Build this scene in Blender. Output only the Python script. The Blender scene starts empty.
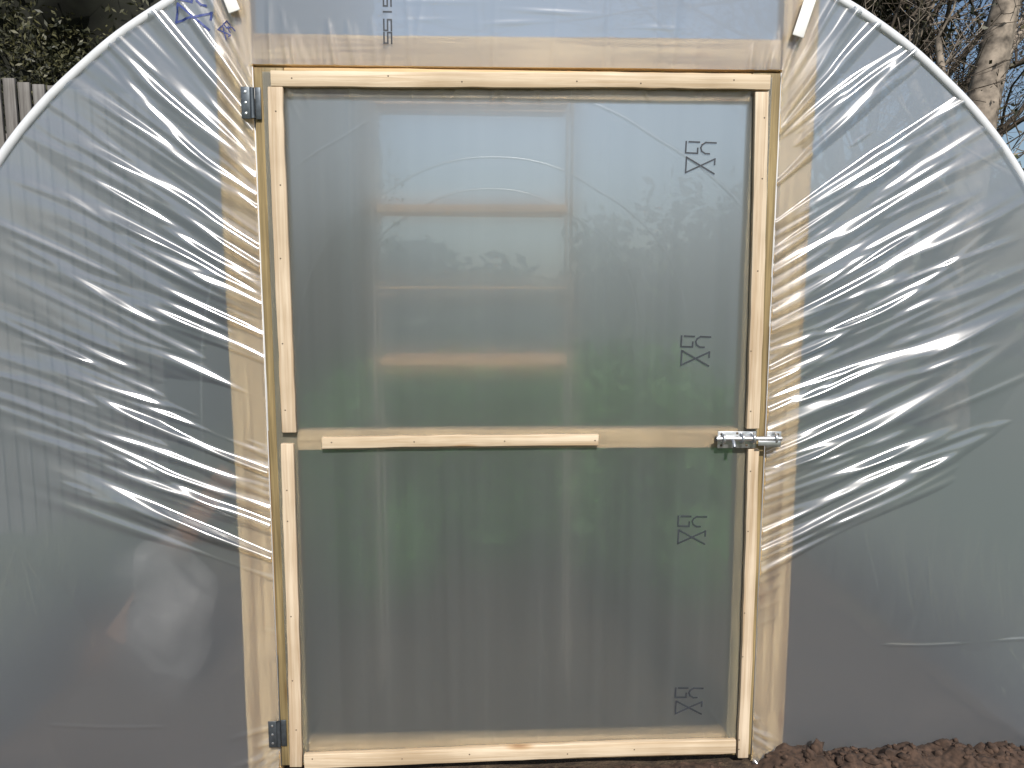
import bpy, bmesh, numpy as np, math, random
from mathutils import Matrix, Vector, noise
rng=np.random.default_rng(7); random.seed(7)
scene=bpy.context.scene
col=scene.collection
D2R=math.radians

# ------------------------------------------------------------------ helpers
def link(ob,parent=None):
    col.objects.link(ob)
    if parent: ob.parent=parent
    return ob
def empty(name,loc=(0,0,0)):
    e=bpy.data.objects.new(name,None); e.empty_display_size=.1; col.objects.link(e); return e
def mesh_np(name,verts,faces,mat,parent=None,smooth=True,nper=4):
    me=bpy.data.meshes.new(name)
    verts=np.asarray(verts,dtype=np.float32); faces=np.asarray(faces,dtype=np.int32)
    me.vertices.add(len(verts)); me.vertices.foreach_set('co',verts.ravel())
    me.loops.add(faces.size); me.loops.foreach_set('vertex_index',faces.ravel())
    me.polygons.add(len(faces))
    me.polygons.foreach_set('loop_start',np.arange(0,faces.size,nper,dtype=np.int32))
    me.polygons.foreach_set('loop_total',np.full(len(faces),nper,dtype=np.int32))
    me.update(calc_edges=True)
    if smooth: me.polygons.foreach_set('use_smooth',np.ones(len(faces),dtype=bool))
    if mat: me.materials.append(mat)
    return link(bpy.data.objects.new(name,me),parent)

def newmat(name):
    m=bpy.data.materials.new(name); m.use_nodes=True
    nt=m.node_tree; nt.nodes.clear()
    out=nt.nodes.new('ShaderNodeOutputMaterial')
    return m,nt,out
def N(nt,t,**kw):
    n=nt.nodes.new(t)
    for k,v in kw.items():
        if k in n.inputs: n.inputs[k].default_value=v
        else: setattr(n,k,v)
    return n
def ramp(nt,stops):
    r=nt.nodes.new('ShaderNodeValToRGB'); cr=r.color_ramp
    while len(cr.elements)<len(stops): cr.elements.new(.5)
    for e,(p,c) in zip(cr.elements,stops):
        e.position=p; e.color=(*c,1) if len(c)==3 else c
    return r
def mix(nt,fac,a,b):
    m=nt.nodes.new('ShaderNodeMixShader')
    if isinstance(fac,(int,float)): m.inputs[0].default_value=fac
    else: nt.links.new(fac,m.inputs[0])
    nt.links.new(a,m.inputs[1]); nt.links.new(b,m.inputs[2]); return m.outputs[0]

def wood(name,c1,c2,long_axis='Z',rough=.6,knots=True,scale=1.0):
    m,nt,out=newmat(name); L=nt.links.new
    tc=N(nt,'ShaderNodeTexCoord'); oi=N(nt,'ShaderNodeObjectInfo')
    add=N(nt,'ShaderNodeVectorMath',operation='ADD'); L(tc.outputs['Object'],add.inputs[0])
    mul=N(nt,'ShaderNodeMath',operation='MULTIPLY'); mul.inputs[1].default_value=37.
    L(oi.outputs['Random'],mul.inputs[0]); L(mul.outputs[0],add.inputs[1])
    mp=N(nt,'ShaderNodeMapping'); L(add.outputs[0],mp.inputs['Vector'])
    s=[90*scale,90*scale,90*scale]; s['XYZ'.index(long_axis)]=2.6*scale
    mp.inputs['Scale'].default_value=s
    n1=N(nt,'ShaderNodeTexNoise',Scale=1.0,Detail=5,Roughness=.65,Distortion=.6); L(mp.outputs[0],n1.inputs['Vector'])
    r=ramp(nt,[(.34,c2),(.5,tuple((a+b)/2 for a,b in zip(c1,c2))),(.62,c1)]); L(n1.outputs['Fac'],r.inputs[0])
    n2=N(nt,'ShaderNodeTexNoise',Scale=5,Detail=3); L(add.outputs[0],n2.inputs['Vector'])
    hs=N(nt,'ShaderNodeMixRGB',blend_type='MULTIPLY'); hs.inputs[0].default_value=.7
    r2=ramp(nt,[(.3,(.66,.62,.56)),(.7,(1,1,1))]); L(n2.outputs['Fac'],r2.inputs[0])
    L(r.outputs[0],hs.inputs[1]); L(r2.outputs[0],hs.inputs[2]); colr=hs.outputs[0]
    if knots:
        mk=N(nt,'ShaderNodeMapping'); L(add.outputs[0],mk.inputs['Vector'])
        sk=[9,9,9]; sk['XYZ'.index(long_axis)]=3.2; mk.inputs['Scale'].default_value=sk
        v=N(nt,'ShaderNodeTexVoronoi',Scale=1.0); L(mk.outputs[0],v.inputs['Vector'])
        rk=ramp(nt,[(.05,(.42,.26,.14)),(.11,(.8,.68,.55)),(.17,(1,1,1))]); L(v.outputs['Distance'],rk.inputs[0])
        mk2=N(nt,'ShaderNodeMixRGB',blend_type='MULTIPLY'); mk2.inputs[0].default_value=.9
        L(colr,mk2.inputs[1]); L(rk.outputs[0],mk2.inputs[2]); colr=mk2.outputs[0]
    p=N(nt,'ShaderNodeBsdfPrincipled',Roughness=rough); L(colr,p.inputs['Base Color'])
    b=N(nt,'ShaderNodeBump',Strength=.5,Distance=.002); L(n1.outputs['Fac'],b.inputs['Height']); L(b.outputs[0],p.inputs['Normal'])
    L(p.outputs[0],out.inputs[0]); return m

def simple(name,c,rough=.6,metal=0,nscale=30,var=.25,bump=.2):
    m,nt,out=newmat(name); L=nt.links.new
    tc=N(nt,'ShaderNodeTexCoord')
    n=N(nt,'ShaderNodeTexNoise',Scale=nscale,Detail=4); L(tc.outputs['Object'],n.inputs['Vector'])
    r=ramp(nt,[(.3,tuple(x*(1-var) for x in c)),(.7,tuple(min(1,x*(1+var)) for x in c))]); L(n.outputs['Fac'],r.inputs[0])
    p=N(nt,'ShaderNodeBsdfPrincipled',Roughness=rough,Metallic=metal); L(r.outputs[0],p.inputs['Base Color'])
    if bump:
        b=N(nt,'ShaderNodeBump',Strength=bump,Distance=.002); L(n.outputs['Fac'],b.inputs['Height']); L(b.outputs[0],p.inputs['Normal'])
    L(p.outputs[0],out.inputs[0]); return m

def film(name,dif=.25,trans=.12,clear=.35,gloss=.10,rough=.27,blur=.55,ior=1.18,tint=(.62,.67,.74),streaks=False,edge=.4):
    """polythene: milky scatter + clear + blurred see-through + gloss"""
    m,nt,out=newmat(name); L=nt.links.new
    d=N(nt,'ShaderNodeBsdfDiffuse'); d.inputs[0].default_value=(*tint,1)
    if streaks:
        tc=N(nt,'ShaderNodeTexCoord')
        mp=N(nt,'ShaderNodeMapping'); mp.inputs['Scale'].default_value=(26,1,.35); L(tc.outputs['Object'],mp.inputs['Vector'])
        n2=N(nt,'ShaderNodeTexNoise',Scale=1.,Detail=3,Roughness=.6); L(mp.outputs[0],n2.inputs['Vector'])
        r=ramp(nt,[(.35,tuple(x*.9 for x in tint)),(.65,tuple(min(1,x*1.07) for x in tint))]); L(n2.outputs['Fac'],r.inputs[0]); L(r.outputs[0],d.inputs[0])
    t=N(nt,'ShaderNodeBsdfTranslucent'); t.inputs[0].default_value=(*tint,1)
    c=N(nt,'ShaderNodeBsdfTransparent'); c.inputs[0].default_value=(.95,.96,.97,1)
    rest=1-dif-trans-clear
    if blur:
        rf=N(nt,'ShaderNodeBsdfRefraction',Roughness=blur,IOR=ior); rf.inputs[0].default_value=(.93,.95,.97,1)
        s=mix(nt,clear/(clear+rest),rf.outputs[0],c.outputs[0])
    else: s=c.outputs[0]
    s2=mix(nt,trans/(dif+trans),d.outputs[0],t.outputs[0])
    s=mix(nt,dif+trans,s,s2)
    if gloss:
        g=N(nt,'ShaderNodeBsdfGlossy',Roughness=rough)
        lw=N(nt,'ShaderNodeLayerWeight',Blend=.25)
        mr=N(nt,'ShaderNodeMapRange'); mr.inputs['To Min'].default_value=gloss; mr.inputs['To Max'].default_value=min(1,gloss+edge)
        L(lw.outputs['Fresnel'],mr.inputs['Value'])
        s=mix(nt,mr.outputs[0],s,g.outputs[0])
    L(s,out.inputs[0]); return m

def plank(name,a,b,w,y0,y1,mat,parent,jit=.0008,bev=.0018):
    """plank in the wall plane: centre line a->b (x,z), width w, depth y0(front)..y1(back)"""
    ax,az=a;bx,bz=b; Lh=math.hypot(bx-ax,bz-az); n=max(2,int(Lh/.05))
    vs=[];fs=[]
    dx,dz=(bx-ax)/Lh,(bz-az)/Lh; px,pz=-dz,dx
    cx,cy,cz=(ax+bx)/2,(y0+y1)/2,(az+bz)/2
    ph=random.random()*6
    for i in range(n+1):
        t=i/n; wob=jit*1.6*math.sin(ph+t*Lh*4)+random.uniform(-jit,jit)*.4
        wl=w/2+random.uniform(-jit,jit)*.5; wr=w/2+random.uniform(-jit,jit)*.5
        x=ax+dx*t*Lh+px*wob; z=az+dz*t*Lh+pz*wob
        for (q,yy) in ((wl,y0),(-wr,y0),(-wr,y1),(wl,y1)):
            vs.append((x+px*q-cx,yy-cy,z+pz*q-cz))
    for i in range(n):
        for k in range(4):
            k2=(k+1)%4; fs.append((i*4+k,i*4+k2,(i+1)*4+k2,(i+1)*4+k))
    fs.append((3,2,1,0)); fs.append((n*4,n*4+1,n*4+2,n*4+3))
    ob=mesh_np(name,vs,fs,mat,parent,smooth=False)
    ob.location=(cx,cy,cz)
    bm=ob.modifiers.new('b','BEVEL'); bm.width=bev; bm.segments=2; bm.limit_method='ANGLE'; bm.angle_limit=D2R(50)
    return ob
def box(name,lo,hi,mat,parent=None,bev=.002):
    x0,y0,z0=lo;x1,y1,z1=hi; c=((x0+x1)/2,(y0+y1)/2,(z0+z1)/2)
    v=[(x-c[0],y-c[1],z-c[2]) for x in(x0,x1) for y in(y0,y1) for z in(z0,z1)]
    f=[(0,1,3,2),(4,6,7,5),(0,4,5,1),(2,3,7,6),(0,2,6,4),(1,5,7,3)]
    ob=mesh_np(name,v,f,mat,parent,smooth=False); ob.location=c
    if bev:
        bm=ob.modifiers.new('b','BEVEL'); bm.width=bev; bm.segments=2
    return ob
def discs(name,pts,r,y,mat,parent,dome=.0015,k=10):
    vs=[];fs=[]
    for (x,z) in pts:
        b=len(vs); vs.append((x,y-dome,z))
        for i in range(k): a=2*math.pi*i/k; vs.append((x+r*math.cos(a),y,z+r*math.sin(a)))
        for i in range(k): fs.append((b,b+1+i,b+1+(i+1)%k))
    return mesh_np(name,vs,fs,mat,parent,smooth=True,nper=3)
def tube(name,pts,r,mat,parent=None,k=12,radii=None):
    pts=[Vector(p) for p in pts]; n=len(pts); vs=[];fs=[]
    T0=(pts[1]-pts[0]).normalized(); ref=Vector((0,1,0)) if abs(T0.y)<.9 else Vector((1,0,0))
    for i,p in enumerate(pts):
        T=(pts[min(i+1,n-1)]-pts[max(i-1,0)]).normalized()
        A=T.cross(ref).normalized(); B=T.cross(A)
        rr=radii[i] if radii else r
        for j in range(k):
            a=2*math.pi*j/k; vs.append(p+A*rr*math.cos(a)+B*rr*math.sin(a))
    for i in range(n-1):
        for j in range(k):
            fs.append((i*k+j,i*k+(j+1)%k,(i+1)*k+(j+1)%k,(i+1)*k+j))
    return mesh_np(name,[tuple(v) for v in vs],fs,mat,parent)

# ------------------------------------------------------------------ materials
M_batten=wood('batten_pine',(.71,.59,.44),(.50,.37,.24),'Z')
M_batten_h=wood('batten_pine_h',(.73,.61,.45),(.52,.39,.25),'X')
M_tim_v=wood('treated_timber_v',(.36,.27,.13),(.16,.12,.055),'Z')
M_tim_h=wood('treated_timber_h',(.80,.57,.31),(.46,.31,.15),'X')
M_frame_v=wood('frame_timber_v',(.86,.64,.35),(.42,.27,.12),'Z',scale=.6)
M_frame_h=wood('frame_timber_h',(.86,.64,.35),(.42,.27,.12),'X',scale=.6)
M_end=film('polythene_end',dif=.115,trans=.09,clear=.36,gloss=.155,rough=.19,blur=.55,ior=1.22,tint=(.62,.68,.75))
M_door=film('polythene_door',dif=.10,trans=.14,clear=.17,gloss=.07,rough=.30,blur=.6,ior=1.25,tint=(.60,.66,.66),streaks=True)
M_cover=film('polythene_cover',dif=.2,trans=.30,clear=.50,gloss=0,blur=0,tint=(.50,.55,.60))
M_hoop=simple('hoop_film_band',(.70,.72,.75),.3,0,20,.08,.05)
M_steel=simple('galvanised_steel',(.62,.64,.66),.35,.9,60,.2,.2)
M_hinge=simple('hinge_steel',(.10,.115,.13),.45,.7,60,.3,.2)
M_dark=simple('fixing_dark',(.12,.09,.06),.5,.3)
M_ink=simple('printed_ink',(.03,.035,.045),.6)
M_inkb=simple('printed_ink_blue',(.03,.05,.20),.6)
M_tape=simple('white_tape',(.82,.82,.80),.5,0,20,.06)
M_soil=simple('soil',(.060,.036,.024),.95,0,60,.6,.8)

# ------------------------------------------------------------------ polytunnel
tun=empty('polytunnel')
half=[(0,2.335),(.2,2.325),(.4,2.285),(.6,2.21),(.80,2.092),(.89,2.042),(1.0,1.972),(1.10,1.893),(1.2,1.803),(1.30,1.69),(1.38,1.57),(1.45,1.42),(1.505,1.23),(1.54,1.0),(1.555,.7),(1.56,.35),(1.56,-.06)]
def catmull(P,m=6):
    P=[P[0]]+P+[P[-1]]; out=[]
    for i in range(1,len(P)-2):
        p0,p1,p2,p3=[np.array(q) for q in P[i-1:i+3]]
        for j in range(m):
            t=j/m; out.append(.5*((2*p1)+(-p0+p2)*t+(2*p0-5*p1+4*p2-p3)*t*t+(-p0+3*p1-3*p2+p3)*t**3))
    out.append(np.array(P[-1])); return np.array(out)
full=[(-x,z) for x,z in half[::-1]]+half[1:]
prof=catmull(full,5)
tube('front_hoop',[(x,-.002,z) for x,z in prof],.0125,M_hoop,tun,12)
for i,yy in enumerate((1.9,4.0,6.0)):
    tube('hoop_%d'%(i+1),[(x*.99,yy,z*.99) for x,z in prof],.010,M_steel,tun,8)
ys=np.linspace(.003,6.0,41); vs=[];fs=[]; n=len(prof)
for j,y in enumerate(ys):
    for i,(x,z) in enumerate(prof):
        k=1.006-.004*math.sin(y/2*math.pi)**2
        vs.append((x*k,y,z*k))
for j in range(len(ys)-1):
    for i in range(n-1): fs.append((j*n+i,(j+1)*n+i,(j+1)*n+i+1,j*n+i+1))
mesh_np('tunnel_cover',vs,fs,M_cover,tun)
vs=[(x,6.0,z) for x,z in prof]+[(x,6.0,-.06) for x,z in prof]
fs=[(i,i+1,n+i+1,n+i) for i in range(n-1)]
mesh_np('rear_end_sheet',vs,fs,M_cover,tun)

# front film with gathered folds
xs=np.concatenate([np.linspace(-1.6,-.677,215)[:-1],np.linspace(-.677,.677,250),np.linspace(.677,1.6,215)[1:]])
zs=np.concatenate([np.linspace(-.06,.30,90)[:-1],np.linspace(.30,1.906,570)[:-1],np.linspace(1.906,2.35,120)])
X,Z=np.meshgrid(xs,zs); Hh=np.zeros_like(X)
def window(x0,x1,z0,z1):
    i0,i1=np.searchsorted(xs,[min(x0,x1),max(x0,x1)]); j0,j1=np.searchsorted(zs,[min(z0,z1),max(z0,z1)])
    return slice(j0,j1),slice(i0,i1)
def add_fold(sx,x0,z0,ang,L,a,w0,g,curv=0.,plat=.35,fadein=0.):
    dx,dz=math.cos(ang)*sx,math.sin(ang)
    m=4*(w0+g*L)+.02+abs(curv)*L*L
    xa,xb=x0-.015*sx,x0+dx*L; za_,zb=z0,z0+dz*L
    S=window(min(xa,xb)-m*.7,max(xa,xb)+m*.7,min(za_,zb)-m,max(za_,zb)+m)
    x=X[S];z=Z[S]
    u=(x-x0)*dx+(z-z0)*dz
    v=-(x-x0)*dz*sx+(z-z0)*dx*sx + curv*u*u
    w=w0+g*np.clip(u,0,None)
    q=np.clip(u/L,0,1)
    env=np.where((u>-.02)&(x*sx>0),1,0)*np.clip((1-q)/(1-plat),0,1)
    env=env*env*(3-2*env)
    if fadein: e2=np.clip(u/fadein,0,1); env=env*e2*e2*(3-2*e2)
    Hh[S]+=a*env*np.exp(-(v/w)**2)
za=[-.1,.3,.55,.8,1.0,1.25,1.5,1.7,1.83,1.9]; aa=[-10,18,26,21,23,27,34,44,58,76]
for sx in(-1,1):
    z=.565
    while z<1.895:   # fine gathers right at the post
        ang=D2R(np.interp(z,za,aa)+rng.normal(0,2.8)); big=rng.random()
        L=rng.uniform(.10,.42) if big<.5 else rng.uniform(.45,.85)
        a=rng.uniform(.0012,.0035) if big<.5 else rng.uniform(.0032,.006)
        w=rng.uniform(.0042,.0065) if big<.5 else rng.uniform(.006,.009)
        add_fold(sx,sx*.677,z,ang,L,a,w,rng.uniform(.005,.014),rng.normal(0,.08),rng.uniform(.2,.6))
        z+=rng.uniform(.006,.024)
    for z,L in ((.565,.9),(.60,.75),(.64,.85),(.70,.6),(.75,.95),(.81,.9),(.86,.8),(.93,.6),(1.0,.85),(1.07,.7),(1.14,.6),(1.22,.8),(1.30,.75),(1.38,.8),(1.46,.7),(1.55,.75),(1.64,.6),(1.72,.6),(1.8,.5)):
        add_fold(sx,sx*.677,z+rng.normal(0,.018),D2R(np.interp(z,za,aa)+rng.normal(0,2.)),L*rng.uniform(.75,1.15),rng.uniform(.006,.010),rng.uniform(.007,.012),.014,rng.normal(0,.07),.5)
    for z,L in ((.60,.95),(.78,1.),(1.02,.95),(1.25,.9),(1.5,.8),(1.68,.7)): # wide pulls
        add_fold(sx,sx*.677,z+rng.normal(0,.03),D2R(np.interp(z,za,aa)+rng.normal(0,2)),L,rng.uniform(.007,.010),.017,.035,rng.normal(0,.05),.3,.15)
    for k in range(95): # loose secondary folds starting away from the post
        z=rng.uniform(.6,1.9); off=rng.uniform(.04,.45); an=D2R(np.interp(z,za,aa)+rng.normal(0,3))
        add_fold(sx,sx*(.677+off*math.cos(an)),z+off*math.sin(an),an,rng.uniform(.12,.6),rng.uniform(.002,.0055),rng.uniform(.005,.010),.008,rng.normal(0,.1),.4,.10)
    for z in (.545,.52,.49,.45,.40): # last faint pulls
        add_fold(sx,sx*.677,z+rng.normal(0,.008),D2R(np.interp(z,za,aa)+rng.normal(0,3)),rng.uniform(.15,.5),rng.uniform(.0008,.0022),.007,.02,rng.normal(0,.08),.2)
    for k in range(20): # bottom corner gathers
        add_fold(sx,sx*.677,rng.uniform(-.03,.13),D2R(rng.uniform(-68,-8)),rng.uniform(.08,.30),rng.uniform(.0025,.006),.006,.02,rng.normal(0,.1))
    for k in range(30): # gathers above the header near the corners
        x0=sx*(.677-abs(rng.normal(0,.12))); an=D2R(90-rng.uniform(-4,16))
        S=window(x0-.15,x0+.15,1.88,2.35); u=Z[S]-1.906; v=(X[S]-x0)-sx*math.tan(math.pi/2-an)*u
        L=rng.uniform(.08,.35)
        Hh[S]+=np.where(u>-.005,1,0)*rng.uniform(.001,.0035)*np.clip(1-u/L,0,1)*np.exp(-(v/(rng.uniform(.004,.007)+.015*np.clip(u,0,1)))**2)
for k in range(14):
    x0=rng.uniform(-.55,.55); S=window(x0-.1,x0+.1,1.88,2.35); u=(Z[S]-1.906); v=(X[S]-x0)-rng.normal(0,.06)*u
    Hh[S]+=np.where(u>-.005,1,0)*rng.uniform(.0008,.002)*np.clip(1-u/.25,0,1)*np.exp(-(v/.006)**2)
for k in range(16):
    kx,kz=rng.normal(0,5),rng.normal(0,6); Hh+=.0018*np.sin(kx*X+kz*Z+rng.uniform(0,6))
for k in range(7): # long horizontal ripples above the header
    x0,z0=rng.uniform(-.3,.4),rng.uniform(2.0,2.09); Hh+=rng.uniform(.0006,.0014)*np.exp(-((X-x0)/rng.uniform(.05,.16))**2)*np.exp(-((Z-z0-rng.normal(0,.05)*(X-x0))/.005)**2)
Hh+=.0018*np.exp(-((Z-.33-.02*(X-1)-.006*np.sin(X*9))/.004)**2)*np.clip((X-.8)/.3,0,1)+.0015*np.exp(-((Z-.12+.01*X-.005*np.sin(X*8))/.004)**2)*np.clip((-X-.75)/.3,0,1)
Hh=np.clip(Hh,-.001,.035)
nx,nz=len(xs),len(zs)
idx=np.arange(nx*nz).reshape(nz,nx)
F=np.stack([idx[:-1,:-1],idx[:-1,1:],idx[1:,1:],idx[1:,:-1]],-1)
CX,CZ=np.meshgrid((xs[:-1]+xs[1:])/2,(zs[:-1]+zs[1:])/2)
right=prof[prof[:,0]>=0]
hx=np.interp(CZ,right[::-1,1],right[::-1,0])
keep=(np.abs(CX)<hx)&~((np.abs(CX)<.677)&(CZ<1.906))
F=F[keep]
used=np.unique(F); remap=-np.ones(nx*nz,dtype=np.int32); remap[used]=np.arange(len(used))
V=np.stack([X.ravel(),(-.0055-Hh).ravel(),Z.ravel()],-1)[used]
mesh_np('end_sheet',V,remap[F],M_end,tun)

for s,nm in((-1,'door_post'),(1,'door_post_r')):
    plank(nm,(s*.723,-.06),(s*.723,2.185),.092,0,.05,M_frame_v,tun)
plank('door_header',(-.676,1.944),(.676,1.944),.076,.002,.05,M_frame_h,tun)
for s in(-1,1):
    box('sheet_return',(min(s*.6765,s*.6775),-.005,0),(max(s*.6765,s*.6775),.05,1.9),M_hoop,tun,0)
def slab(name,c,w,h,t,rot,mat,parent):
    ob=box(name,(-w/2,-t/2,-h/2),(w/2,t/2,h/2),mat,parent,.003); ob.location=c; ob.rotation_euler=rot; return ob
slab('tape_strip',(-.725,-.026,2.07),.03,.10,.004,(0,D2R(-20),0),M_tape,tun)
slab('tape_strip_r',(.722,-.026,2.035),.03,.11,.004,(0,D2R(17),0),M_tape,tun)

def sheet_y(x,z):
    i=min(len(xs)-1,int(np.searchsorted(xs,x))); j=min(len(zs)-1,int(np.searchsorted(zs,z)))
    return -.0055-Hh[max(0,j-1):j+2,max(0,i-1):i+2].max()-.001
def strokes(name,lines,c,sc,wd,y,mat,parent,rot=0,drape=False):
    vs=[];fs=[]; cr,sr=math.cos(rot),math.sin(rot); k=0
    for ln in lines:
        for (a,b) in zip(ln[:-1],ln[1:]):
            a=np.array(a,float);b=np.array(b,float); d=b-a; l=np.hypot(*d); d/=l; p=np.array([-d[1],d[0]])*wd/2/sc
            a=a-d*wd/2/sc; b=b+d*wd/2/sc
            k+=1; n=max(1,int(l*sc/.004)) if drape else 1
            for i in range(n):
                base=len(vs); a1=a+(b-a)*i/n; b1=a+(b-a)*(i+1)/n
                for q in(a1-p,b1-p,b1+p,a1+p):
                    xx,zz=q*sc; wx,wz=c[0]+xx*cr-zz*sr,c[1]+xx*sr+zz*cr
                    vs.append((wx,(sheet_y(wx,wz) if drape else y)-.00002*k,wz))
                fs.append((base,base+1,base+2,base+3))
    return mesh_np(name,vs,fs,mat,parent,smooth=False)
LOGO=[[(-.5,.5),(-.5,.14),(-.10,.14),(-.10,.30)],[(-.40,.5),(-.06,.5)],
      [(.5,.5),(.16,.5),(.04,.42),(.0,.32),(.04,.21),(.16,.14),(.30,.14)],
      [(-.46,.0),(-.46,-.5)],[(-.46,.0),(.5,-.5)],[(-.46,-.5),(.5,-.02)],[(.5,-.02),(.5,-.20)]]
DIG5=[[(.5,.5),(-.5,.5),(-.5,.0),(.5,.0),(.5,-.5),(-.5,-.5)]]
strokes('sheet_mark',LOGO,(-.81,2.035),.085,.0055,0,M_inkb,tun,D2R(-12),True)
for i,zc in enumerate((2.062,2.035,2.003,1.972)):
    g=[[(0,.5),(0,-.5)]] if i==1 else DIG5
    strokes('sheet_digit',[[ (x*1.,z*.72) for x,z in l] for l in g],(-.335,zc),.026,.004,0,M_ink,tun,D2R(-90),True)
strokes('sheet_mark_small',LOGO,(-.735,1.985),.03,.003,0,M_inkb,tun,D2R(-50),True)

# ------------------------------------------------------------------ door
door=empty('polytunnel_door')
yt=-.010
for s,nm in((-1,'hinge_stile'),(1,'latch_stile')):
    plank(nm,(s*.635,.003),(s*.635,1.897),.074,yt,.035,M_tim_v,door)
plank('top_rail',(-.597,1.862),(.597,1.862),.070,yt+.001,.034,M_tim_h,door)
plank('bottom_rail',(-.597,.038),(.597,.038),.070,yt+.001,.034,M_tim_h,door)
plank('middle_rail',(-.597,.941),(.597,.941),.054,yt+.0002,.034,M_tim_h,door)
xs2=np.linspace(-.650,.650,300); zs2=np.linspace(.012,1.886,420)
X2,Z2=np.meshgrid(xs2,zs2); H2=np.zeros_like(X2)
for k in range(70):
    x0=rng.uniform(-.6,.6); u=1.85-Z2; L=rng.uniform(.02,.07)
    H2+=rng.uniform(.0004,.002)*np.clip(1-u/L,0,1)*np.exp(-((X2-x0-rng.normal(0,.3)*u)/.005)**2)
for k in range(30):
    x0=rng.uniform(-.6,.6); u=Z2-.07; L=rng.uniform(.02,.05)
    H2+=rng.uniform(.0004,.0014)*np.clip(1-u/L,0,1)*np.exp(-((X2-x0-rng.normal(0,.3)*u)/.005)**2)
for cx,cz in((-.6,1.86),(.6,1.86),(-.6,.07),(.6,.07)):
    for k in range(7):
        an=math.atan2(.93-cz,-cx)+rng.normal(0,.35); u=(X2-cx)*math.cos(an)+(Z2-cz)*math.sin(an); v=-(X2-cx)*math.sin(an)+(Z2-cz)*math.cos(an)
        L=rng.uniform(.05,.16); H2+=np.where(u>-.02,1,0)*rng.uniform(.0006,.0018)*np.clip(1-u/L,0,1)*np.exp(-(v/.005)**2)
for x0,a in((-.435,.0006),(-.42,.0004),(.235,.0006),(.2,.0003),(-.1,.0003),(.4,.0003)):
    H2+=a*np.exp(-((X2-x0-.004*np.sin(Z2*3))/.006)**2)
inner=(np.abs(X2)<.6)
for k in range(6): H2+=.0004*np.sin(rng.normal(0,7)*X2+rng.normal(0,3)*Z2+rng.uniform(0,6))*inner
nx,nz=len(xs2),len(zs2); idx=np.arange(nx*nz).reshape(nz,nx)
F=np.stack([idx[:-1,:-1],idx[:-1,1:],idx[1:,1:],idx[1:,:-1]],-1).reshape(-1,4)
mesh_np('door_sheet',np.stack([X2.ravel(),(yt-.0022-H2).ravel(),Z2.ravel()],-1),F,M_door,door)
yb=yt-.004
bt=.016
def batten(nm,a,b,w,h=False): return plank(nm,a,b,w,yb-bt,yb,M_batten_h if h else M_batten,door,jit=.0014)
batten('batten_left_upper',(-.616,.966),(-.614,1.846),.038)
batten('batten_left_lower',(-.630,.010),(-.618,.936),.034)
batten('batten_right_upper',(.632,.968),(.620,1.846),.035)
batten('batten_right_lower',(.644,.006),(.636,.912),.031)
batten('batten_top',(-.626,1.868),(.640,1.869),.038,True)
batten('batten_bottom',(-.606,.028),(.622,.042),.042,True)
batten('batten_middle',(-.528,.936),(.212,.940),.030,True)
nails=[]
for z in np.linspace(1.0,1.8,5): nails+=[(-.615+rng.normal(0,.005),z+rng.normal(0,.04)),(.626+rng.normal(0,.005),z+rng.normal(0,.04))]
for z in np.linspace(.08,.85,5): nails+=[(-.625+rng.normal(0,.003),z+rng.normal(0,.04)),(.640+rng.normal(0,.003),z+rng.normal(0,.04))]
for x in np.linspace(-.58,.6,6): nails+=[(x+rng.normal(0,.04),1.869+rng.normal(0,.004)),(x+rng.normal(0,.04),.035+rng.normal(0,.004))]
for x in np.linspace(-.5,.19,4): nails+=[(x+rng.normal(0,.02),.939)]
nails=[(min(.63,max(-.63,x)),z) for x,z in nails]
discs('batten_pins',nails,.0021,yb-bt-.0002,M_dark,door)
for (x,z) in ((.468,1.683),(.471,1.179),(.477,.681),(.484,.176)):
    strokes('printed_mark',LOGO,(x,z),.078,.0040,yt-.0045,M_ink,door,D2R(-2))
for zc in(1.808,.106):
    h=.078
    box('hinge_leaf',(-.703,-.0235,zc-h/2),(-.6805,-.0205,zc+h/2),M_hinge,door,.0008)
    box('hinge_leaf_door',(-.6695,-.0175,zc-h/2),(-.655,-.0145,zc+h/2),M_hinge,door,.0008)
    tube('hinge_knuckle',[(-.675,-.021,zc-h/2+.002),(-.675,-.021,zc),(-.675,-.021,zc+h/2-.002)],.0058,M_hinge,door,12)
    discs('hinge_screws',[(-.692,zc-.026),(-.692,zc),(-.692,zc+.026)],.0035,-.024,M_steel,door)
by=-.033
box('latch_plate',(.535,by,.916),(.640,by+.002,.962),M_steel,door,.0006)
box('latch_keeper_plate',(.672,-.026,.916),(.712,-.024,.960),M_steel,door,.0006)
tube('latch_bolt',[(.528,by-.010,.944),(.6,by-.010,.944),(.706,by-.010,.944)],.0065,M_steel,door,14)
tube('latch_knob',[(.572,by-.010,.944),(.572,by-.024,.934),(.572,by-.03,.925)],.005,M_steel,door,10)
for x in(.548,.600,.630,.690):
    pts=[(x,by,.932)]+[(x,by-.010-.010*math.sin(a),.944-.011*math.cos(a)) for a in np.linspace(.0,math.pi,8)]+[(x,by,.956)]
    tube('latch_loop',pts,.004,M_steel,door,8)
box('latch_hasp',(.640,by-.019,.926),(.700,by-.0165,.939),M_steel,door,.0008)
discs('latch_screws',[(.545,.924),(.615,.924),(.545,.955),(.588,.957),(.70,.925),(.70,.953)],.0034,by-.0004,M_dark,door)

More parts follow.
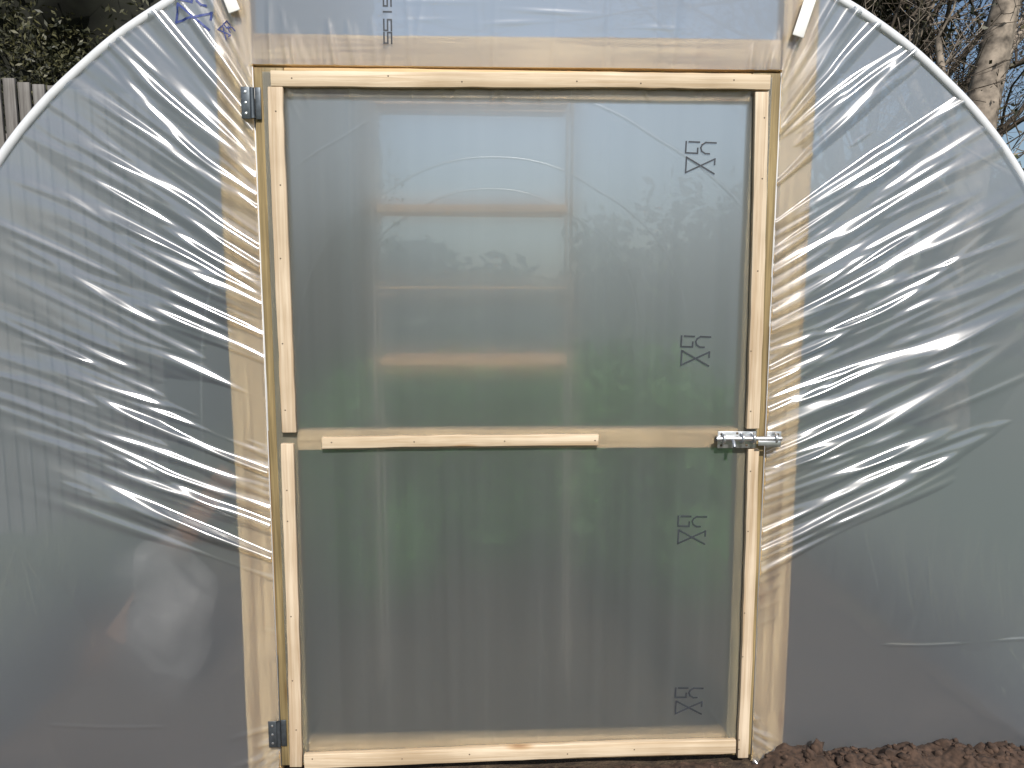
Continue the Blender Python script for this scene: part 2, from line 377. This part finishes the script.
# ------------------------------------------------------------------ shelving inside
sh=empty('wooden_shelving')
M_sh=wood('shelf_wood',(.90,.56,.28),(.78,.44,.20),'X',knots=False)
M_shd=wood('shelf_wood_dark',(.35,.30,.25),(.25,.21,.17),'Z',knots=False)
for z in(1.93,1.60,1.343,1.10):
    big=z in(1.60,1.10)
    for j in range(2): plank('shelf_slat',(-.44,z),(.18,z),.024 if big else .008,.50+j*.1,.58+j*.1,M_sh,sh)
for x in(-.455,.195):
    for y in(.51,.66): plank('shelf_post',(x,-.03),(x,1.95),.010,y,y+.02,M_shd,sh)

# ------------------------------------------------------------------ ground
m,nt,out=newmat('ground_soil_grass'); L=nt.links.new
tc=N(nt,'ShaderNodeTexCoord')
n1=N(nt,'ShaderNodeTexNoise',Scale=30,Detail=6,Roughness=.7); L(tc.outputs['Object'],n1.inputs['Vector'])
rs=ramp(nt,[(.3,(.035,.023,.016)),(.55,(.085,.058,.036)),(.75,(.14,.10,.06))]); L(n1.outputs['Fac'],rs.inputs[0])
rg=ramp(nt,[(.3,(.03,.05,.015)),(.7,(.09,.12,.04))]); L(n1.outputs['Fac'],rg.inputs[0])
vl=N(nt,'ShaderNodeVectorMath',operation='LENGTH'); L(tc.outputs['Object'],vl.inputs[0])
n3=N(nt,'ShaderNodeTexNoise',Scale=1.5,Detail=3); L(tc.outputs['Object'],n3.inputs['Vector'])
ad=N(nt,'ShaderNodeMath',operation='MULTIPLY_ADD'); ad.inputs[1].default_value=3; L(n3.outputs['Fac'],ad.inputs[0]); L(vl.outputs['Value'],ad.inputs[2])
rr=ramp(nt,[(.45,(0,0,0)),(.55,(1,1,1))]); dv=N(nt,'ShaderNodeMath',operation='DIVIDE'); dv.inputs[1].default_value=8; L(ad.outputs[0],dv.inputs[0]); L(dv.outputs[0],rr.inputs[0])
mx=N(nt,'ShaderNodeMixRGB'); L(rr.outputs[0],mx.inputs[0]); L(rs.outputs[0],mx.inputs[1]); L(rg.outputs[0],mx.inputs[2])
p=N(nt,'ShaderNodeBsdfPrincipled',Roughness=.95); L(mx.outputs[0],p.inputs['Base Color'])
b=N(nt,'ShaderNodeBump',Strength=1.,Distance=.02); L(n1.outputs['Fac'],b.inputs['Height']); L(b.outputs[0],p.inputs['Normal']); L(p.outputs[0],out.inputs[0])
M_ground=m
gx=np.concatenate([[-300,-60,-15],np.linspace(-3,3,121),[15,60,300]]); gy=np.concatenate([[-300,-60,-12],np.linspace(-2,4,121),[15,60,300]])
GX,GY=np.meshgrid(gx,gy); GZ=-.035+0*GX
near=(abs(GX)<3)&(GY>-2)&(GY<4)
for k in range(30): GZ+=near*.002*np.sin(rng.normal(0,18)*GX+rng.normal(0,18)*GY+rng.uniform(0,6))
idx=np.arange(GX.size).reshape(GX.shape)
mesh_np('ground',np.stack([GX.ravel(),GY.ravel(),GZ.ravel()],-1),np.stack([idx[:-1,:-1],idx[:-1,1:],idx[1:,1:],idx[1:,:-1]],-1).reshape(-1,4),M_ground)
# banked soil along the base of the sheet
sx_=np.arange(-1.75,1.95,.006); sy_=np.arange(-.42,-.004,.006)
SX,SY=np.meshgrid(sx_,sy_); SZ=np.zeros_like(SX)
for j in range(SX.shape[0]):
    for i in range(SX.shape[1]):
        x,y=SX[j,i],SY[j,i]
        a=noise.fractal(Vector((x*7,y*7,3)),1.,2.,3)
        d=noise.noise(Vector((x*28,y*28,7))); e=noise.noise(Vector((x*70,y*70,1)))
        up=.070*min(1,max(0,(x-.66)*9))*(1-.3*abs(math.sin(x*5)))*math.exp(-((y+.05)/.13)**2)+.020*math.exp(-((y+.1)/.12)**2)
        edge=min(1,(y+.42)*8)
        SZ[j,i]=-.052+edge*(.016+up*(.8+.45*a)+.006*a+.012*abs(d)+.006*abs(e))
idx=np.arange(SX.size).reshape(SX.shape)
mesh_np('soil_bank',np.stack([SX.ravel(),SY.ravel(),SZ.ravel()],-1),np.stack([idx[:-1,:-1],idx[:-1,1:],idx[1:,1:],idx[1:,:-1]],-1).reshape(-1,4),M_soil,None,smooth=False)
bm=bmesh.new(); bmesh.ops.create_icosphere(bm,subdivisions=2,radius=1); bm.verts.ensure_lookup_table()
icoV=np.array([v.co[:] for v in bm.verts]); icoF=np.array([[v.index for v in f.verts] for f in bm.faces]); bm.free()
def clods(name,items,mat):
    vs=[];fs=[]
    for i,(x,y,z,r) in enumerate(items):
        q=icoV; s=rng.uniform(0,50)
        k=1+.28*np.sin(q[:,0]*4+s)*np.cos(q[:,1]*5+s*2)+.18*np.sin(q[:,2]*9+s)+rng.uniform(-.16,.16,len(q))
        a=rng.uniform(0,6.3); p=q*k[:,None]*np.array([1,rng.uniform(.5,1),rng.uniform(.45,.85)])*r
        p=np.stack([p[:,0]*math.cos(a)-p[:,1]*math.sin(a),p[:,0]*math.sin(a)+p[:,1]*math.cos(a),p[:,2]],-1)+np.array([x,y,z])
        vs.append(p); fs.append(icoF+i*len(q))
    return mesh_np(name,np.concatenate(vs),np.concatenate(fs),mat,None,smooth=False,nper=3)
def soilz(x,y):
    return SZ[min(SZ.shape[0]-1,max(0,int((y+.42)/.006))),min(SZ.shape[1]-1,max(0,int((x+1.75)/.006)))]
it=[]
for k in range(460):
    x=rng.uniform(.70,1.85); y=rng.uniform(-.26,-.02); r=min(.028,rng.lognormal(-4.9,.6)); it.append((x,y,soilz(x,y)+r*.15,r))
for k in range(420):
    x=rng.uniform(-.8,.75); y=rng.uniform(-.26,-.02); r=min(.014,rng.lognormal(-5.3,.5)); it.append((x,y,soilz(x,y)+r*.2,r))
clods('soil_clods',it,M_soil)

# ------------------------------------------------------------------ foliage helper
def leafmat(name,c,c2):
    m,nt,out=newmat(name); L=nt.links.new
    g=N(nt,'ShaderNodeNewGeometry'); r=ramp(nt,[(0,c),(1,c2)]); L(g.outputs['Random Per Island'],r.inputs[0])
    d=N(nt,'ShaderNodeBsdfPrincipled',Roughness=.55); L(r.outputs[0],d.inputs['Base Color'])
    L(d.outputs[0],out.inputs[0]); return m
def leaves(name,centres,radii,count,size,mat,parent=None,asp=.5):
    centres=np.array(centres); radii=np.array(radii)
    ci=rng.integers(0,len(centres),count)
    d=rng.normal(size=(count,3)); d/=np.linalg.norm(d,axis=1)[:,None]
    rr=rng.random(count)**.45
    P=centres[ci]+d*rr[:,None]*radii[ci][:,None]
    a=rng.normal(size=(count,3)); a/=np.linalg.norm(a,axis=1)[:,None]
    b=np.cross(a,rng.normal(size=(count,3))); b/=np.linalg.norm(b,axis=1)[:,None]
    s=size*rng.uniform(.6,1.4,count)[:,None]
    V=np.stack([P-a*s,P+b*s*asp,P+a*s,P-b*s*asp],1).reshape(-1,3)
    return mesh_np(name,V,np.arange(count*4).reshape(-1,4),mat,parent,smooth=False)
M_hedge=leafmat('hedge_leaves',(.014,.018,.008),(.09,.085,.035))
M_ivy=leafmat('ivy_leaves',(.012,.016,.008),(.065,.06,.022))
M_far=leafmat('far_leaves',(.02,.035,.01),(.08,.11,.035))
M_plant=leafmat('plant_leaves',(.03,.12,.02),(.08,.21,.04))
M_grass=leafmat('grass_blades',(.05,.07,.025),(.15,.15,.07))
M_bark=simple('bark',(.075,.058,.043),.9,0,14,.5,0)
M_barkp=simple('bark_pale',(.24,.20,.16),.9,0,9,.75,1.)
hd=empty('conifer_hedge')
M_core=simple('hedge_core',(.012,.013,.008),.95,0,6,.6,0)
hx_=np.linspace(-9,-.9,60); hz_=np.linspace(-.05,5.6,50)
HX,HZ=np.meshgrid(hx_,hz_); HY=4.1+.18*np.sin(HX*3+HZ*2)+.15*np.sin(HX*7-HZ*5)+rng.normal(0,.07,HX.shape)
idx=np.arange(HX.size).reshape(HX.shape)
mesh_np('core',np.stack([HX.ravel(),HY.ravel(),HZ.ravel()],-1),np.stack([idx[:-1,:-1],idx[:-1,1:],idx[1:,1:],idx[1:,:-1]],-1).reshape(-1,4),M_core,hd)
C=[];R=[]
for k in range(260):
    C.append((rng.uniform(-6.5,-.9),rng.uniform(3.7,4.2),rng.uniform(1.4,5.4))); R.append(rng.uniform(.15,.4))
leaves('leaves',C,R,60000,.022,M_hedge,hd,.35)
C=[];R=[]
for k in range(90):
    C.append((rng.uniform(-.9,.9),rng.uniform(1.1,3.2),rng.uniform(.1,.85))); R.append(rng.uniform(.15,.3))
leaves('bed_plants',C,R,9000,.055,M_plant)
# rough grass along both sides of the tunnel and at the fence foot
cnt=9000
sd_=rng.choice([-1,1],cnt); gx_=sd_*(1.6+abs(rng.normal(0,.35,cnt))); gy_=rng.uniform(.1,6,cnt); hgt=rng.uniform(.12,.5,cnt)*np.exp(-((abs(gx_)-1.6)/.9)**2)
lean=rng.normal(0,.12,(cnt,2)); wv=rng.uniform(.004,.009,cnt); an=rng.uniform(0,6.28,cnt)
B0=np.stack([gx_-wv*np.cos(an),gy_-wv*np.sin(an),np.full(cnt,-.04)],-1); B1=np.stack([gx_+wv*np.cos(an),gy_+wv*np.sin(an),np.full(cnt,-.04)],-1)
Tt=np.stack([np.where(sd_>0,np.maximum(gx_+lean[:,0],1.59),np.minimum(gx_+lean[:,0],-1.59)),gy_+lean[:,1],hgt],-1)
mesh_np('rough_grass',np.stack([B0,B1,Tt],1).reshape(-1,3),np.arange(cnt*3).reshape(-1,3),M_grass,None,False,3)
fe=empty('wooden_fence')
M_fence=wood('fence_wood',(.22,.21,.20),(.11,.10,.095),'Z',knots=False)
x=-4.2
while x<-1.85:
    plank('fence_board',(x,-.04),(x,2.41+random.uniform(-.01,.01)-.12*(x+2.6)),.060,2.2,2.218,M_fence,fe)
    x+=.075
for z in(.5,1.3,2.1): plank('fence_rail',(-4.25,z),(-1.8,z),.07,2.222,2.26,M_fence,fe)
def tree(name,base,h,r,mat,lean=(0,0),seed=0,levels=3,ivy=0,ivr=.28,extra=None):
    rd=random.Random(seed); root=empty(name)
    allv=[];allf=[];tips=[]
    def limb(p,d,L,r0,lv):
        n=7 if lv<2 else 4; pts=[];rad=[]; q=Vector(p); dd=Vector(d).normalized()
        wob=.12 if lv else .05
        for i in range(n+1):
            pts.append(q.copy()); rad.append(max(.004,r0*(1-.65*i/n)))
            dd=(dd+Vector((rd.gauss(0,wob),rd.gauss(0,wob),rd.gauss(.03,.08)))).normalized(); q=q+dd*L/n
        k=10 if lv==0 else (5 if lv<3 else 3)
        base=len(allv)
        for i,pp in enumerate(pts):
            T=(pts[min(i+1,n)]-pts[max(i-1,0)]).normalized(); ref=Vector((0,1,0)) if abs(T.y)<.8 else Vector((1,0,0))
            A=T.cross(ref).normalized();B=T.cross(A)
            for j in range(k):
                a=2*math.pi*j/k; allv.append(tuple(pp+(A*math.cos(a)+B*math.sin(a))*rad[i]))
        for i in range(n):
            for j in range(k): allf.append((base+i*k+j,base+i*k+(j+1)%k,base+(i+1)*k+(j+1)%k,base+(i+1)*k+j))
        if lv<levels:
            for c in range(rd.randint(9,12) if lv==0 else rd.randint(4,6)):
                i=rd.randint(2,n); ax=Vector((rd.gauss(0,1),rd.gauss(0,1),rd.gauss(.3,.5))).normalized()
                nd=((pts[i]-pts[i-1]).normalized()*.7+ax).normalized()
                limb(pts[i],nd,L*rd.uniform(.35,.6),rad[i]*rd.uniform(.35,.6),lv+1)
        else: tips.append(tuple(pts[-1]))
    limb(base,(lean[0],lean[1],1),h,r,0)
    mesh_np('trunk_and_branches',allv,allf,mat,root)
    if extra: leaves('foliage',[e[:3] for e in extra],[e[3] for e in extra],ivy,.03,M_ivy,root)
    elif ivy and tips: leaves('foliage',tips,[ivr]*len(tips),ivy,.028,M_ivy,root)
    return root
tree('birch_tree',(4.40,5.2,-.05),5.5,.24,M_barkp,(.0,0),3,4,0)
tree('bare_tree',(3.95,5.9,-.05),5.,.10,M_bark,(-.05,0),5,4,3000)
tree('bare_tree',(4.6,7.5,-.05),6.,.13,M_bark,(-.05,0),11,4,2000)
ex=[(4.6+rng.normal(0,.45),7.6+rng.normal(0,.3),4.75+rng.normal(0,.45),rng.uniform(.18,.42)) for k in range(34)]
tree('ivy_covered_tree',(4.8,7.9,-.05),5.,.12,M_bark,(.0,0),14,4,26000,.3,ex)
tree('bare_tree',(5.7,8.4,-.05),6.5,.13,M_bark,(-.05,0),31,4,2500)
tree('bare_tree',(6.6,9,-.05),7.,.15,M_bark,(-.1,0),21,4,3000)
C=[];R=[]
for k in range(70): C.append((rng.uniform(1.8,14),rng.uniform(11,13),rng.uniform(.3,3.0))); R.append(rng.uniform(.5,.9))
for k in range(70): C.append((rng.uniform(-4,4),rng.uniform(8.5,9.5),rng.uniform(.2,1.6))); R.append(rng.uniform(.4,.7))
leaves('distant_hedge',C,R,25000,.12,M_far)

# sack-shaped form added to stand in for a soft light patch; guessed reddish plank
bm=bmesh.new(); bmesh.ops.create_icosphere(bm,subdivisions=4,radius=1)
for v in bm.verts:
    q=v.co.copy(); v.co=Vector((q.x*.15+.02*math.sin(q.z*6),q.y*.12,q.z*.26*(1+.08*math.sin(q.x*7))+.02*math.cos(q.y*9)))
me=bpy.data.meshes.new('light_patch_form'); bm.to_mesh(me); bm.free()
for pl in me.polygons: pl.use_smooth=True
me.materials.append(simple('light_patch_pale',(.20,.19,.18),.6,0,8,.6,.4))
o=link(bpy.data.objects.new('light_patch_form',me)); o.location=(-1.2,.6,.21)
M_plk=wood('plank_red',(.36,.20,.12),(.26,.14,.09),'Z',knots=False)
plank('leaning_plank',(-1.52,.0),(-1.05,.66),.08,.80,.82,M_plk,None)

# ------------------------------------------------------------------ camera
th,ps,ro=.1307,.0388,.0007
Fv=Vector((math.sin(ps)*math.cos(th),math.cos(ps)*math.cos(th),-math.sin(th)))
Rv=Vector((math.cos(ps),-math.sin(ps),0)); Uv=Rv.cross(Fv)
R2=Rv*math.cos(ro)+Uv*math.sin(ro); U2=-Rv*math.sin(ro)+Uv*math.cos(ro)
cd=bpy.data.cameras.new('camera'); cam=bpy.data.objects.new('camera',cd); col.objects.link(cam)
cam.matrix_world=Matrix(((R2.x,U2.x,-Fv.x,-.1005),(R2.y,U2.y,-Fv.y,-2.0537),(R2.z,U2.z,-Fv.z,1.3599),(0,0,0,1)))
cd.sensor_width=36; cd.lens=36*769/1024; cd.clip_start=.05; cd.clip_end=1000
scene.camera=cam

# ------------------------------------------------------------------ light
el=D2R(42); az=D2R(8)
w=bpy.data.worlds.new('World'); scene.world=w; w.use_nodes=True; nt=w.node_tree
bg=nt.nodes['Background']; sky=nt.nodes.new('ShaderNodeTexSky'); sky.sky_type='NISHITA'; sky.sun_disc=False
sky.sun_elevation=el; sky.sun_rotation=math.pi-az
nt.links.new(sky.outputs[0],bg.inputs[0]); bg.inputs[1].default_value=.095
sd=bpy.data.lights.new('sun','SUN'); sd.energy=4.8; sd.angle=D2R(.5); sd.color=(1,.95,.88)
so=bpy.data.objects.new('sun',sd); col.objects.link(so)
dirn=Vector((math.sin(az)*math.cos(el),-math.cos(az)*math.cos(el),math.sin(el)))
so.rotation_euler=dirn.to_track_quat('Z','Y').to_euler()
scene.view_settings.view_transform='Standard'; scene.view_settings.look='None'; scene.view_settings.exposure=0
